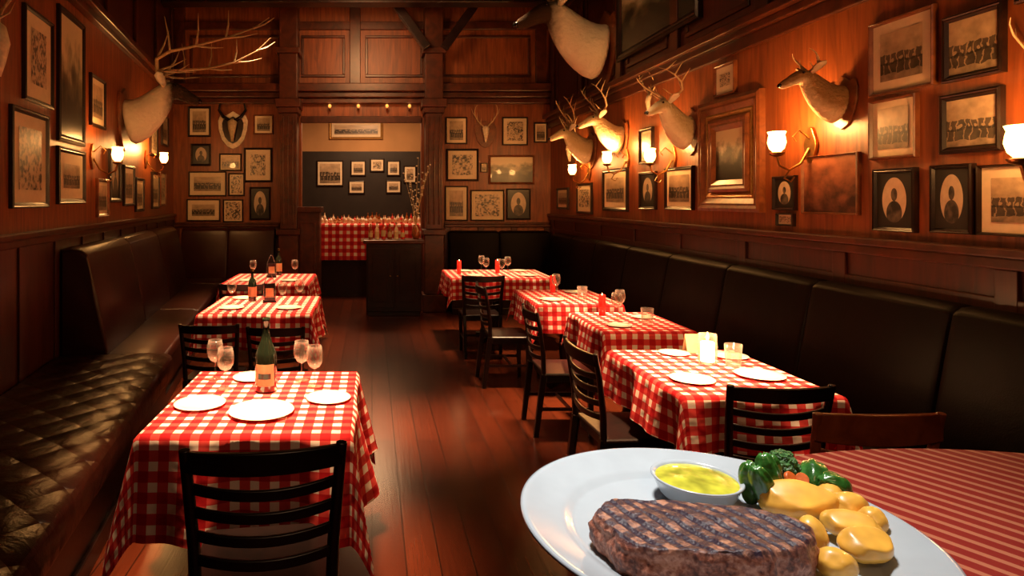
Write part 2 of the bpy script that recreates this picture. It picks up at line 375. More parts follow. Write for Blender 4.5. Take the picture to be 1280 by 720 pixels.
b=MB()
for x0,x1 in((-2.95,-1.37),(1.07,2.65)):
    b.box(x0,x1,-.05,0,1.20,1.24).box(x0,x1,-.02,0,1.24,1.27)
    for k in range(4):
        u=x0+.05+k*(x1-x0-.1)/3;b.box(u-.045,u+.045,-.025,0,0,1.2)
    b.box(x0,x1,-.02,0,0,.15)
trim(b,'back')
b=MB();b.box(-2.97,2.65,-.16,0,3.1,3.18).box(-2.97,2.65,-.22,0,3.18,3.3).box(-2.97,2.65,-.1,0,3.02,3.1)
trim(b,'back',bevel=.012)
b=MB()
for u in(-2.85,-1.2,-.25,.9,2.5):b.box(u-.08,u+.08,-.06,0,3.3,4.7)
b.box(-2.97,2.65,-.05,0,4.12,4.24)
for u0,u1 in((-2.7,-1.35),(-1.05,-.4),(-.1,.75),(1.05,2.35)):
    b.box(u0,u1,-.025,0,3.42,3.46);b.box(u0,u1,-.025,0,4.0,4.04);b.box(u0,u0+.04,-.025,0,3.46,4.0);b.box(u1-.04,u1,-.025,0,3.46,4.0)
trim(b,'back')
b=MB();b.box(-1.05,.73,-.05,0,2.74,2.84);trim(b,'back')
def column(x):
    b=MB();y=9.28
    b.box(x-.17,x+.17,y-.17,y+.21,0,.25);b.box(x-.14,x+.14,y-.13,y+.2,.25,1.1);b.box(x-.17,x+.17,y-.16,y+.2,1.1,1.18)
    b.box(x-.12,x+.12,y-.11,y+.2,1.18,2.85);b.box(x-.15,x+.15,y-.14,y+.2,2.85,2.93);b.box(x-.18,x+.18,y-.17,y+.2,2.93,3.05)
    b.box(x-.13,x+.13,y-.12,y+.2,3.05,4.7);b.box(x-.17,x+.17,y-.17,y+.2,3.7,3.78)
    for s in(-1,0,1):b.box(x+s*.07-.012,x+s*.07+.012,y-.125,y-.1,1.25,2.8)
    trim(b,None,'trim',.01)
column(-1.2);column(.89)
for y in(8.6,6.9,5.2):
    b=MB();b.box(-2.9 if y>7 else -2.55,2.65,y-.12,y+.12,4.22,4.5)
    trim(b,None,'dark',.015)
for x in(.95,-1.2):
    trim(MB().box(x-.1,x+.1,-1,9.45,4.5,4.68),None,'dark',.01)
b=MB()
for s in(-1,1):b.beam((.9+s*.12,9.05,3.75),(.9+s*.55,9.05,4.35),.12,.12,side=(0,1,0))
trim(b,None,'dark',.01)
b=MB();b.box(-1.1,-.76,9.3,9.6,0,1.42);b.box(-1.13,-.73,9.26,9.64,1.42,1.5);b.box(-1.12,-.74,9.28,9.62,0,.12)
b.box(-1.05,-.81,9.285,9.3,.2,.24);b.box(-1.05,-.81,9.285,9.3,1.26,1.3);b.box(-1.05,-1.01,9.285,9.3,.24,1.26);b.box(-.85,-.81,9.285,9.3,.24,1.26)
trim(b,None,'trim',.006)
# ---------------------------------------------------------------- frames
def frame_ring(W,H,bw,depth,name,fm,parent,y0=0):
    b=MB();vs=[];fs=[]
    rings=[(0,y0),(0,y0-depth*.8),(bw*.25,y0-depth),(bw*.45,y0-depth*.85),(bw*.6,y0-depth*.9),(bw,y0-depth*.45)]
    for ins,y in rings:
        for sx,sz in((-1,-1),(1,-1),(1,1),(-1,1)):vs.append((sx*(W-ins),y,sz*(H-ins)))
    for i in range(len(rings)-1):
        for k in range(4):k2=(k+1)%4;fs.append((i*4+k,i*4+k2,(i+1)*4+k2,(i+1)*4+k))
    b.add(vs,fs);return b.obj(name,fm,parent)
def picture(w,u,z,wd,h,fm='frame_d',am='a_group',bw=.025,mount=.035,label=None,depth=.03):
    loc,t=wpos(w,u,z)
    nm={'a_group':'sepia group photograph','a_portrait':'old oval portrait photograph','a_land':'dark landscape picture','a_red':'reddish hunting scene print','a_engr':'black and white engraving'}[am]
    fn={'frame_d':'dark','frame_b':'brown wood','frame_g':'gilt'}[fm]
    side={'right':'above long booth','left':'above side bench','back':'beside doorway','far':'in room beyond'}[w]
    r=root('picture_frame',label or ('%s in %s frame %s'%(nm,fn,side)),'picture','framed pictures on the walls',loc,t)
    H=h/2;W=wd/2
    frame_ring(W,H,bw,depth,'frame',fm,r)
    y=-depth*.42;mo=mount
    if mo:
        MB().add([(-W+bw,y,-H+bw),(W-bw,y,-H+bw),(W-bw,y,H-bw),(-W+bw,y,H-bw)],[(0,1,2,3)]).obj('picture_mount','mount',r)
    a=bw+mo
    MB().add([(-W+a,y-.003,-H+a),(W-a,y-.003,-H+a),(W-a,y-.003,H-a),(-W+a,y-.003,H-a)],[(0,1,2,3)]).obj('picture',am,r)
    return r
P=picture
g,p_,l_,rd,en='a_group','a_portrait','a_land','a_red','a_engr'
P('right',3.19,2.33,.39,.38,'frame_b',g,.018,.05);P('right',2.81,2.285,.285,.30,'frame_d',g,.03,.0)
P('right',3.24,1.965,.29,.31,'frame_b',g,.015,.035);P('right',2.82,1.945,.29,.27,'frame_d',g,.03,.0)
P('right',3.23,1.60,.26,.32,'frame_d',p_,.022,.0);P('right',2.91,1.605,.21,.315,'frame_d',p_,.022,.0)
P('right',2.61,1.6,.34,.30,'frame_d',g,.012,.045,'group photograph with wide white mount in thin black frame');P('right',2.47,2.52,.3,.24,'frame_d',g,.03,.0)
P('right',3.69,1.69,.45,.345,'frame_b',rd,.012,0);P('right',4.09,1.645,.22,.22,'frame_d',p_,.02,0);P('right',4.08,1.475,.16,.08,'frame_d',en,.01,.01,'small framed caption plaque under a portrait')
P('right',4.78,2.5,.28,.235,'frame_b',en,.02,.05)
P('right',5.5,1.70,.5,.37,'frame_d',g,.03,.04);P('right',6.12,1.69,.36,.36,'frame_d',p_,.03,.0);P('right',6.95,1.71,.7,.46,'frame_d',g,.04,.06)
P('right',7.95,1.62,.55,.38,'frame_d',en,.03,.05);P('right',8.85,1.62,.5,.3,'frame_d',g,.03,.04);P('right',6.15,2.12,.3,.34,'frame_d',g,.03,.02)
P('right',5.96,3.55,1.7,.98,'frame_d',l_,.09,0,'huge dark landscape painting in black frame above cornice',.06)
loc,t=wpos('right',4.72,1.935)
r=root('picture_frame','portrait in a deep stepped ornate wooden frame above booth','picture','framed pictures on the walls',loc,t)
frame_ring(.41,.42,.10,.05,'frame','frame_b',r);frame_ring(.31,.32,.045,.03,'frame_liner','frame_g',r);frame_ring(.265,.275,.09,.045,'inner_frame','frame_b',r)
MB().add([(-.175,-.02,-.185),(.175,-.02,-.185),(.175,-.02,.185),(-.175,-.02,.185)],[(0,1,2,3)]).obj('picture','a_land',r)
for d,z,w,h,f,a,bw,mo in[(4.22,2.53,.5,.6,'frame_d',en,.03,.09),(4.88,2.52,.6,.98,'frame_d',l_,.05,0),(4.08,1.86,.6,.62,'frame_d',en,.035,.08),(4.88,1.78,.62,.42,'frame_d',g,.04,.08),
    (5.57,2.45,.44,.44,'frame_d',g,.03,.05),(5.72,1.62,.36,.34,'frame_b',g,.03,.03),(6.15,1.83,.42,.5,'frame_d',p_,.04,0),(6.7,1.75,.45,.42,'frame_d',g,.03,.05),(8.1,1.72,.45,.46,'frame_d',g,.03,.05),(8.0,2.4,.45,.5,'frame_d',en,.03,.05),
    (8.6,1.75,.42,.46,'frame_b',en,.03,.05),(8.75,2.55,.45,.42,'frame_d',g,.03,.05),(3.3,1.75,.5,.55,'frame_d',g,.04,.05),(7.2,1.66,.4,.38,'frame_d',g,.03,.04)]:
    P('left',lu(d),z,w,h,f,a,bw,mo)
for x,z,w,h,f,a,bw,mo in[(-2.56,2.76,.34,.45,'frame_d',g,.03,.04),(-1.61,2.72,.29,.29,'frame_b',g,.02,.03),(-1.69,2.12,.42,.51,'frame_d',en,.03,.07),(-2.535,2.27,.30,.33,'frame_d',p_,.03,0),
    (-2.1,2.16,.33,.26,'frame_d',g,.02,.02),(-2.44,1.84,.56,.37,'frame_d',g,.02,.06),(-2.01,1.83,.24,.34,'frame_d',en,.02,.02),(-2.5,1.45,.5,.33,'frame_d',g,.02,.06),(-2.06,1.44,.30,.34,'frame_d',en,.02,.02),
    (-1.66,1.55,.31,.49,'frame_d',p_,.025,0),(1.25,2.63,.32,.40,'frame_d',g,.02,.04),(2.12,2.62,.38,.42,'frame_d',en,.02,.05),(1.34,2.12,.48,.48,'frame_d',en,.03,.06),(2.07,2.05,.68,.43,'frame_b',l_,.03,0),
    (1.25,1.55,.34,.52,'frame_d',g,.02,.05),(1.71,1.52,.5,.46,'frame_d',en,.02,.05),(2.17,1.54,.36,.46,'frame_d',p_,.02,0),(1.66,2.08,.10,.14,'frame_d',g,.012,.01),(2.5,2.6,.2,.3,'frame_d',g,.02,.02)]:
    P('back',x,z,w,h,f,a,bw,mo)
P('far',-.31,2.97,1.05,.38,'frame_g',g,.05,.05)
for x,z,w,h,a in((-.82,2.12,.52,.5,g),(-.27,2.22,.3,.3,g),(.1,2.28,.28,.26,en),(.42,2.22,.26,.3,g),(-.3,1.85,.32,.26,g),(.42,1.86,.3,.26,g),(.74,2.1,.25,.34,g)):
    P('far',x,z,w,h,'frame_d',a,.025,.035)
# ---------------------------------------------------------------- trophies
SHIELD=[(0,-.26),(.08,-.22),(.15,-.13),(.19,0),(.2,.12),(.17,.2),(.1,.19),(0,.25),(-.1,.19),(-.17,.2),(-.2,.12),(-.19,0),(-.15,-.13),(-.08,-.22)]
def antler(s,r,base,spread=1,tall=1,n=4,rad=.014,sweep=False):
    b=MB();B=Vector(base)
    if sweep:
        rel=[(0,0,0),(.08,.04,.10),(.2,.02,.18),(.32,-.10,.22),(.38,-.3,.26),(.40,-.52,.33),(.34,-.72,.44),(.28,-.84,.56)]
        tin=[(1,(-.02,-.22,.10)),(1,(.0,-.3,-.02)),(2,(.05,-.1,.22)),(3,(.06,.03,.26)),(4,(.04,-.02,.25)),(5,(.0,-.02,.22)),(6,(.0,-.16,.08)),(5,(0,-.24,.03)),(4,(0,-.2,-.03))]
    else:
        rel=[(0,0,0),(.07,.03,.07),(.16,.04,.15),(.23,0,.25),(.26,-.07,.36),(.24,-.13,.45),(.19,-.17,.5)]
        tin=[(1,(.02,-.12,.1)),(2,(.02,-.05,.17)),(3,(.1,.02,.16)),(4,(.1,.02,.14)),(5,(.05,.06,.1)),(3,(-.02,-.1,.1))][:n]
    pts=[B+Vector((s*x*spread,y*spread,z*tall)) for x,y,z in rel]
    k=len(pts)
    b.tube(pts,[rad*(1.25-1.05*(i/(k-1))**1.3) for i in range(k)],7)
    for i,d in tin:
        p=pts[i];q=Vector((s*d[0]*spread,d[1]*spread,d[2]*tall))
        b.tube([p,p+q*.5+Vector((s*.01,-.01,0)),p+q+Vector((0,0,.02))],[rad*.7,rad*.5,rad*.12],6)
    return b.obj('antler','bone',r,smooth=True)
def deer(w,u,z,scale=1,fur='fur',label='',spread=1,tall=1,n=4,turn=0,plaque=True,sweep=False,rad=.014):
    loc,t=wpos(w,u,z)
    r=root('deer_head_mount',label,'trophy','mounted animal heads',loc,t);r.scale=(scale,)*3
    if plaque:MB().prism([(x*1.15,zz*1.15+.0) for x,zz in SHIELD],-.025,0).obj('plaque','frame_b',r,bevel=.006)
    def bx(y):return turn*max(0,-y-.1)*.9
    pa=[(0,-.02,-.03),(0,-.1,-.02),(0,-.2,.04),(0,-.29,.13),(0,-.36,.22),(0,-.41,.27),(0,-.47,.275),(0,-.53,.25),(0,-.60,.21),(0,-.66,.18),(0,-.69,.165)]
    pa=[(bx(y),y,z_) for x,y,z_ in pa]
    ra=[(.165,.23),(.16,.215),(.132,.18),(.105,.145),(.09,.112),(.085,.095),(.077,.082),(.058,.064),(.045,.05),(.042,.044),(.024,.026)]
    MB().tube(pa,ra,20,side=(1,0,0)).obj('head',fur,r,smooth=2,sub=1)
    hx=bx(-.38)
    for s in(-1,1):
        MB().tube([(hx+s*.06,-.38,.31),(hx+s*.12,-.36,.36),(hx+s*.19,-.35,.39),(hx+s*.24,-.35,.40)],[(.02,.02),(.018,.042),(.014,.04),(.004,.006)],10).obj('ear',fur,r,smooth=2)
        MB().lathe([(0,-.014),(.01,-.01),(.014,0),(.01,.01),(0,.014)],12,(bx(-.475)+s*.074,-.475,.31)).obj('eye','black',r,smooth=2)
        antler(s,r,(hx+s*.04,-.375,.33),spread,tall,n,rad,sweep)
    nx=bx(-.66)
    MB().tube([(nx,-.66,.187),(nx*1.05,-.695,.178),(nx*1.07,-.71,.168)],[(.03,.022),(.026,.022),(.01,.01)],10,side=(1,0,0)).obj('nose','black',r,smooth=2)
    return r
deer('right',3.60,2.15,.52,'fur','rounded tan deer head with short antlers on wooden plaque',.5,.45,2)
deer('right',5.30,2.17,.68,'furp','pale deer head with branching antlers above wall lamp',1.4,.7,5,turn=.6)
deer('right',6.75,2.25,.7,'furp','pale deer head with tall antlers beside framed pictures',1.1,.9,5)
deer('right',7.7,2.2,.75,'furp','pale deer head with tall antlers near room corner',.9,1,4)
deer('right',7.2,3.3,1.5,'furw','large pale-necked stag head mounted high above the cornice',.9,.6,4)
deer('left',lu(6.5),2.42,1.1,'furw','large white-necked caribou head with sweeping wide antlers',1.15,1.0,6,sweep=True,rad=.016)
def skullmount(w,u,z,scale,label,white=False):
    loc,t=wpos(w,u,z);r=root('skull_mount',label,'trophy','mounted antler skulls',loc,t);r.scale=(scale,)*3
    MB().prism(SHIELD,-.02,0).obj('plaque','skull' if white else 'frame_b',r,bevel=.005)
    if white:MB().prism([(x*.72,zz*.72) for x,zz in SHIELD],-.03,-.018).obj('plaque_inlay','frame_d',r)
    b=MB();b.tube([(0,-.03,.13),(0,-.06,.1),(0,-.08,.02),(0,-.07,-.08),(0,-.06,-.16)],[(.03,.03),(.065,.04),(.055,.04),(.03,.03),(.018,.015)],12,side=(1,0,0)).obj('skull','skull' if not white else 'bone',r,smooth=2)
    for s in(-1,1):
        if white:MB().tube([(s*.03,-.05,.12),(s*.12,-.06,.17),(s*.18,-.06,.26),(s*.16,-.06,.35),(s*.11,-.06,.4)],[.025,.024,.018,.011,.003],8).obj('horn','black',r,smooth=True)
        else:antler(s,r,(s*.03,-.05,.12),.7,.8,3,.011)
skullmount('back',-2.06,2.64,1.1,'horned skull on white shield plaque on end wall',True)
skullmount('back',1.68,2.58,.8,'small antlered skull on shield plaque beside column')
skullmount('right',8.4,2.25,.9,'pale antlered skull mount near room corner')
skullmount('right',6.05,2.52,.55,'pale antlered skull mounted above framed pictures')
skullmount('right',2.47,2.04,.56,'antlered skull mounted just above a glowing sconce')
skullmount('left',lu(3.5),2.44,1.0,'antlered skull mount above side bench')
# ---------------------------------------------------------------- wall sconces
def sconce(w,u,z,label,energy=25):
    loc,t=wpos(w,u,z);r=root('wall_lamp',label,'lamp','brass wall sconces',loc,t)
    MB().prism([(.05*math.cos(a)*(1+.15*math.cos(4*a)),.11*math.sin(a)) for a in [2*pi*i/20 for i in range(20)]],-.02,0).obj('backplate','brass',r,bevel=.004)
    b=MB();b.tube([(0,-.02,-.02),(0,-.07,-.11),(0,-.14,-.15),(0,-.2,-.12),(0,-.215,-.06)],.008,8)
    b.tube([(0,-.02,.04),(0,-.08,.09),(0,-.12,.05),(0,-.1,.02)],.005,6)
    b.tube([(0,-.14,-.15),(0,-.17,-.2),(0,-.13,-.22),(0,-.11,-.19)],.005,6)
    b.lathe([(.01,-.07),(.035,-.06),(.045,-.045),(.02,-.04)],16,(0,-.215,0));b.obj('arm','brass',r,smooth=True)
    MB().lathe([(.02,-.042),(.04,-.02),(.05,.015),(.046,.045),(.042,.06),(.05,.08),(.047,.081),(.038,.06),(.042,.045),(.045,.015),(.036,-.016),(.016,-.038)],20,(0,-.215,0)).obj('lamp_shade','shade',r,smooth=True)
    l=bpy.data.lights.new('sconce_light','POINT');l.energy=energy;l.color=(1,.46,.13);l.shadow_soft_size=.05
    lo=bpy.data.objects.new('sconce_light',l);COL.objects.link(lo);lo.parent=r;lo.location=(0,-.2,.13)
for u,z,e in((2.40,1.80,20),(3.85,1.93,27),(5.61,1.97,25),(6.63,2.02,23),(7.78,1.95,24)):
    sconce('right',u,z,'glowing brass wall sconce with frosted glass shade above booth',e)
sconce('left',lu(5.42),1.97,'glowing brass wall sconce with frosted glass shade over bench',8)
sconce('left',lu(7.55),2.08,'glowing brass wall sconce with frosted glass shade over bench',28)
for x in(-.62,-.2,.22,.55):
    r=root('wall_lamp','tiny dim amber bulb lamp fixed above the doorway','lamp','small lamps above the doorway',(x,9.45,2.93))
    MB().tube([(0,.05,0),(0,-.04,.0),(0,-.06,.02)],.012,8).obj('arm','brass',r,smooth=True)
    MB().lathe([(0,.02),(.018,.028),(.026,.05),(.018,.072),(0,.082)],14,(0,-.06,0)).obj('lamp_shade','shaded',r,smooth=2)
    l=bpy.data.lights.new('bulb_light','POINT');l.energy=.35;l.color=(1,.5,.18);l.shadow_soft_size=.03
    lo=bpy.data.objects.new('bulb_light',l);COL.objects.link(lo);lo.parent=r;lo.location=(0,-.14,.06)
# ---------------------------------------------------------------- booths
BP=[(0,.30),(.20,.30),(.24,.36),(.25,.50),(.20,.80),(.15,1.05),(.135,1.12),(.10,1.145),(.05,1.15),(0,1.14)]
BPL=[(0,.30),(.26,.30),(.31,.36),(.32,.50),(.26,.85),(.2,1.08),(.18,1.15),(.13,1.19),(.06,1.2),(0,1.18)]
BPL2=[(v,z if z<.6 else .6+(z-.6)*1.1) for v,z in BPL]
def booth(w,u0,u1,panels,prof,sd,label,mat='leather',h=.47,back=True,seatpan=None,sv=.0,ins=1,smat=None,th=.13):
    (x,y),t=WALL[w];r=root('booth_bench',label,'bench',None,(x,y,0),t)
    off=.03;n=panels;L_=(u1-u0)/n
    if back:
        for i in range(n):
            a=u0+i*L_;c=a+L_
            MB().extru([(v+off,z) for v,z in prof],[(a+.001,.03*ins),(a+.010,.012*ins),(a+.04,0),(c-.04,0),(c-.010,.012*ins),(c-.001,.03*ins)]).obj('backrest',mat,r,smooth=True,bevel=.01)
    n2=seatpan or n;L2=(u1-u0)/n2
    for i in range(n2):
        a=u0+i*L2;c=a+L2
        pr=[(sv+off,h-th),(sd-.01,h-th),(sd+.012,h-th+.03),(sd+.016,h-.06),(sd+.002,h-.02),(sd-.04,h),(sd-.2,h+.012),(sv+off,h)]
        MB().extru(pr,[(a+.002,.025),(a+.02,.008),(a+.06,0),(c-.06,0),(c-.02,.008),(c-.002,.025)]).obj('seat',smat or mat,r,smooth=True,bevel=.012)
    MB().box(u0,u1,-(sd-.05),-off,0,h-th).box(u0,u1,-(sd-.03),-off,.0,.09).obj('base','dark',r,bevel=.005)
    return r
booth('right',-8.85,-1.0,9,BP,.49,'long black leather booth bench with panelled backrest along wall',ins=.35)
booth('left',4.62,8.6,3,BPL2,.74,'dark oxblood leather booth bench with high rounded backrest',mat='leather2',seatpan=2)
booth('left',1.0,4.56,1,BPL,.82,'wide low tufted oxblood leather bench block without backrest',mat='leather2',back=False,h=.50,seatpan=1,smat='seatl',th=.17)
booth('back',-2.78,-1.42,2,[(v*.8,z) for v,z in BPL],.6,'dark leather corner booth bench under framed pictures',mat='leather2')
booth('back',1.12,2.6,2,BP,.6,'black leather corner booth bench beside wooden column')
# ---------------------------------------------------------------- tables + cloths
def table(cx,cy,w,d,z=.75,label='square pedestal dining table under a gingham cloth',group='dining tables'):
    r=root('dining_table',label,'table',group,(cx,cy,0))
    MB().box(-w/2,w/2,-d/2,d/2,z-.03,z).obj('tabletop','dark',r,bevel=.006)
    MB().lathe([(.05,.06),(.045,.1),(.035,.16),(.05,.3),(.035,.45),(.045,.6),(.07,z-.05),(.12,z-.03)],16).obj('pedestal','chair',r,smooth=True)
    b=MB()
    for a in(pi/4,3*pi/4):
        c,s=math.cos(a)*.26,math.sin(a)*.26;b.beam((-c,-s,.03),(0,0,.05),.06,.05,side=(-s,c,0));b.beam((0,0,.05),(c,s,.03),.06,.05,side=(-s,c,0))
    b.obj('base','chair',r,bevel=.005)
def cloth(cx,cy,w,d,drop,mat='ging',z=.7535,label='red and white gingham tablecloth draped over dining table',rip=1,seed=0,group='tablecloths',flare=.14):
    W=w/2+.006;D=d/2+.006;nx=int((w+2*drop)/.018);ny=int((d+2*drop)/.018);vs=[];uv=[];fs=[]
    rr=random.Random(seed);ph=rr.random()*6
    for j in range(ny+1):
        for i in range(nx+1):
            u=-(W+drop)+2*(W+drop)*i/nx;v=-(D+drop)+2*(D+drop)*j/ny
            x=max(-W,min(W,u));y=max(-D,min(D,v));ou=max(abs(u)-W,0);ov=max(abs(v)-D,0)
            s=math.hypot(ou,ov)
            if s>0:
                dx=ou/s*(1 if u>0 else -1);dy=ov/s*(1 if v>0 else -1)
                cf=min(ou,ov)/max(max(ou,ov),1e-6)
                per=(x-y)*12+ph+(3 if ou>ov else 0)
                k=.10+(.11*math.sin(per)+.06*math.sin(per*2.3+1))*rip*(1-cf)+flare*cf
                off=s*k+.012*min(1,s/.02)
                dz=math.sqrt(max(s*s-(s*k)**2,0));dz=max(0,dz-.006)
                px=x+dx*off;py=y+dy*off;pz=z-dz
            else:px,py,pz=x,y,z+.0006*math.sin(x*23+ph)*math.sin(y*19)
            vs.append((px,py,pz));uv.append((u+3,v+3))
    for j in range(ny):
        for i in range(nx):
            a=j*(nx+1)+i;fs.append((a,a+1,a+nx+2,a+nx+1))
    me=bpy.data.meshes.new('tablecloth');me.from_pydata(vs,[],fs);me.update()
    l=me.uv_layers.new(name='UVMap')
    for lp in me.loops:l.data[lp.index].uv=uv[lp.vertex_index]
    me.polygons.foreach_set('use_smooth',[True]*len(me.polygons));me.materials.append(M[mat])
    o=bpy.data.objects.new('tablecloth',me);COL.objects.link(o);o.location=(cx,cy,0);tag(o,label,'tablecloth',group);return o
TB={'TL1':(-.46,2.73,.75,.84,.37),'TL2':(-.88,5.2,.82,.88,.27),'TL3':(-1.09,6.9,.86,.9,.24),
    'TR1':(1.69,3.19,.68,.84,.25),'TR2':(1.79,4.47,.58,.70,.2),'TR3':(1.69,5.62,.68,.82,.24),'TR4':(1.42,7.35,1.1,.85,.24)}
for i,(k,(x,y,w,d,dr)) in enumerate(TB.items()):
    table(x,y,w,d);cloth(x,y,w,d,dr,seed=i)
r=root('round_table','tall round table covered by a red striped cloth','table',None,(.75,.29,0))
MB().lathe([(.0,1.22),(.6,1.22),(.6,1.25),(0,1.25)],64).obj('tabletop','dark',r,smooth=True)
MB().lathe([(.28,0),(.28,.03),(.06,.06),(.04,.2),(.04,1.15),(.1,1.22)],32).obj('pedestal','dark',r,smooth=True)
vs=[(0,0,1.2535)];uv=[(3,3)];fs=[];NR=36;NA=144;RR=.604;DR=.3
for i in range(1,NR+1):
    rad=(RR+DR)*i/NR
    for k in range(NA):
        a=2*pi*k/NA
        fx,fy=rad*math.cos(a),rad*math.sin(a)
        uv.append((3+fx*.86+fy*.51,3+fy*.86-fx*.51))
        if rad<=RR:q=rad;z=1.2535
        else:
            s=rad-RR;f=.12+.1*math.sin(a*14);q=RR+s*f+.008;z=1.2535-s*math.sqrt(1-f*f)
        vs.append((q*math.cos(a),q*math.sin(a),z))
for k in range(NA):fs.append((0,1+k,1+(k+1)%NA))
for i in range(NR-1):
    for k in range(NA):
        a=1+i*NA+k;b2=1+i*NA+(k+1)%NA;fs.append((a,a+NA,b2+NA,b2))
me=bpy.data.meshes.new('tablecloth');me.from_pydata(vs,[],fs);l=me.uv_layers.new(name='UVMap')
for lp in me.loops:l.data[lp.index].uv=uv[lp.vertex_index]
me.polygons.foreach_set('use_smooth',[True]*len(me.polygons));me.materials.append(M['stripe'])
o=bpy.data.objects.new('tablecloth',me);COL.objects.link(o);o.location=(.75,.29,0);tag(o,'round dark red striped tablecloth on tall table','tablecloth')
# ---------------------------------------------------------------- chairs
def chair(mat,label,solid=False):
    r=root('dining_chair',label,'chair','ladder-back dining chairs')
    b=MB();N=8
    b.box(-.215,.215,-.19,.18,.44,.465);b.obj('seat',mat,r,bevel=.012,seg=3)
    MB().box(-.19,.19,-.17,.16,.395,.44).obj('apron',mat,r)
    for s in(-1,1):
        MB().beam((s*.185,.15,0),(s*.19,.145,.44),.032,.032,w2=.04,t2=.04).obj('leg',mat,r,bevel=.005)
        MB().beam((s*.19,-.25,0),(s*.195,-.195,.46),.032,.036,w2=.038,t2=.042).obj('leg',mat,r,bevel=.005)
    b=MB()
    for s in(-1,1):
        b.tube([(s*.195,-.195,.44),(s*.2,-.2,.6),(s*.212,-.225,.78),(s*.22,-.25,.905)],[(.02,.018),(.019,.017),(.018,.015),(.017,.012)],10,side=(1,0,0))
    def slat(z,h,y,t=.016,arch=.0,hw=.2):
        vs=[];fs=[];n=10
        for i in range(n+1):
            f=-1+2*i/n;x=f*hw;cy=y-.035*(1-f*f);ah=arch*(1-f*f)
            for dy,dz in((-t/2,-h/2),(t/2,-h/2),(t/2,h/2+ah),(-t/2,h/2+ah)):vs.append((x,cy+dy,z+dz-.018*(1-f*f)*(1 if arch==0 else .4)))
        for i in range(n):
            for k in range(4):k2=(k+1)%4;fs.append((i*4+k,i*4+k2,(i+1)*4+k2,(i+1)*4+k))
        fs.append((3,2,1,0));fs.append(tuple(n*4+k for k in range(4)));b.add(vs,fs)
    if solid:
        slat(.855,.095,-.240,.022,.012,.228)
        for z,y in((.755,-.22),(.685,-.21),(.60,-.203)):slat(z,.045,y,.013,0,.205)
    else:
        slat(.868,.06,-.243,.02,.006,.225)
        for z,y in((.785,-.225),(.715,-.213),(.645,-.205),(.575,-.2)):slat(z,.032,y,.013,0,.205)
    b.obj('backrest',mat,r,bevel=.004,smooth=True)
    b=MB()
    for s in(-1,1):b.beam((s*.187,-.235,.2),(s*.187,.148,.2),.018,.022)
    b.beam((-.187,0,.2),(.187,0,.2),.018,.02);b.obj('stretcher',mat,r)
    return r
C0=chair('chair','black wooden ladder-back chair at a gingham-covered table');C0.location=(-.34,2.06,0);C0.rotation_euler=(0,0,.14)
for x,y,a,s in((-1.08,4.45,0,.86),(-.64,4.45,0,.84),(-1.2,6.12,0,.92),(1.30,3.30,-pi/2+.05,.95),(1.34,4.5,-pi/2,.93),(1.19,5.62,-pi/2,.95),(1.12,6.68,.0,.93),(1.66,2.83,0,.94)):
    dup(C0,(x,y,0),a,scale=s)
C1=chair('chairb','reddish-brown wooden ladder-back chair at a gingham-covered table',True);C1.location=(1.70,2.38,0);C1.scale=(.94,.95,.98)
# ---------------------------------------------------------------- tableware
T=.7555
def plate(loc,s,mat='plate',label='round white porcelain plate on gingham tablecloth',name='plate',grp='dinner plates'):
    o=MB().lathe([(0,.002),(.55,.0),(.58,.012),(.66,.02),(.98,.085),(1,.095),(.985,.105),(.66,.05),(.6,.03),(0,.028)],48).obj(name,mat,smooth=2)
    o.scale=(s,s,s);o.location=loc;tag(o,label,'plate',grp);return o
p0=plate((-.44,2.545,T),.13)
def cp(o,loc,s=None,rz=0,label=None):
    n=o.copy();COL.objects.link(n);n.location=loc
    if s:n.scale=(s,)*3
    if label:n['label']=label
    n.rotation_euler=(0,0,rz);return n
for x,y,s in((-.71,2.64,.105),(-.185,2.72,.095),(-.57,3.04,.09),(1.5,3.0,.1),(1.86,3.07,.11),(1.93,3.45,.09),(1.66,3.52,.08),
    (1.66,4.3,.08),(1.95,4.6,.08),(1.52,5.42,.1),(1.86,5.85,.1),(1.15,7.15,.1),(1.75,7.15,.1),(1.1,7.6,.1),(1.75,7.62,.1),(-1.1,5.0,.1),(-.65,5.0,.1),(-1.1,5.5,.1),(-1.3,6.7,.1),(-.85,6.7,.1)):
    cp(p0,(x,y,T),s)
def wineglass():
    r=root('wine_glass','clear stemmed wine glass on gingham tablecloth','glass','wine glasses')
    MB().lathe([(0,0),(.034,0),(.034,.002),(.006,.006),(.0035,.012),(.0035,.075),(.006,.082)],24).obj('stem','glass',r,smooth=2)
    MB().lathe([(.005,.08),(.022,.09),(.034,.108),(.039,.13),(.037,.155),(.031,.185),(.0298,.185),(.0355,.155),(.0375,.13),(.0325,.109),(.021,.092),(.0,.086)],28).obj('bowl','glass',r,smooth=2)
    return r
W0=wineglass();W0.location=(-.74,3.02,T)
for x,y in((-.655,2.86),(-.33,3.0),(-.26,2.9),(-1.15,5.25),(-.6,5.3),(-.72,5.15),(-1.3,7.0),(-.85,7.05),(1.74,4.55),(1.64,5.7),(1.82,4.7),(1.3,7.3),(1.58,7.45),(1.45,7.15),(1.3,7.6)):
    dup(W0,(x,y,T))
o=MB().lathe([(0,0),(.033,0),(.036,.01),(.042,.11),(.0405,.11),(.034,.014),(0,.012)],28).obj('water_glass','glass',smooth=2);o.location=(1.84,3.26,T);tag(o,'short clear water tumbler beside plate','glass','tumblers')
for q in((1.87,4.35,T),(1.79,5.45,T)):cp(o,q)
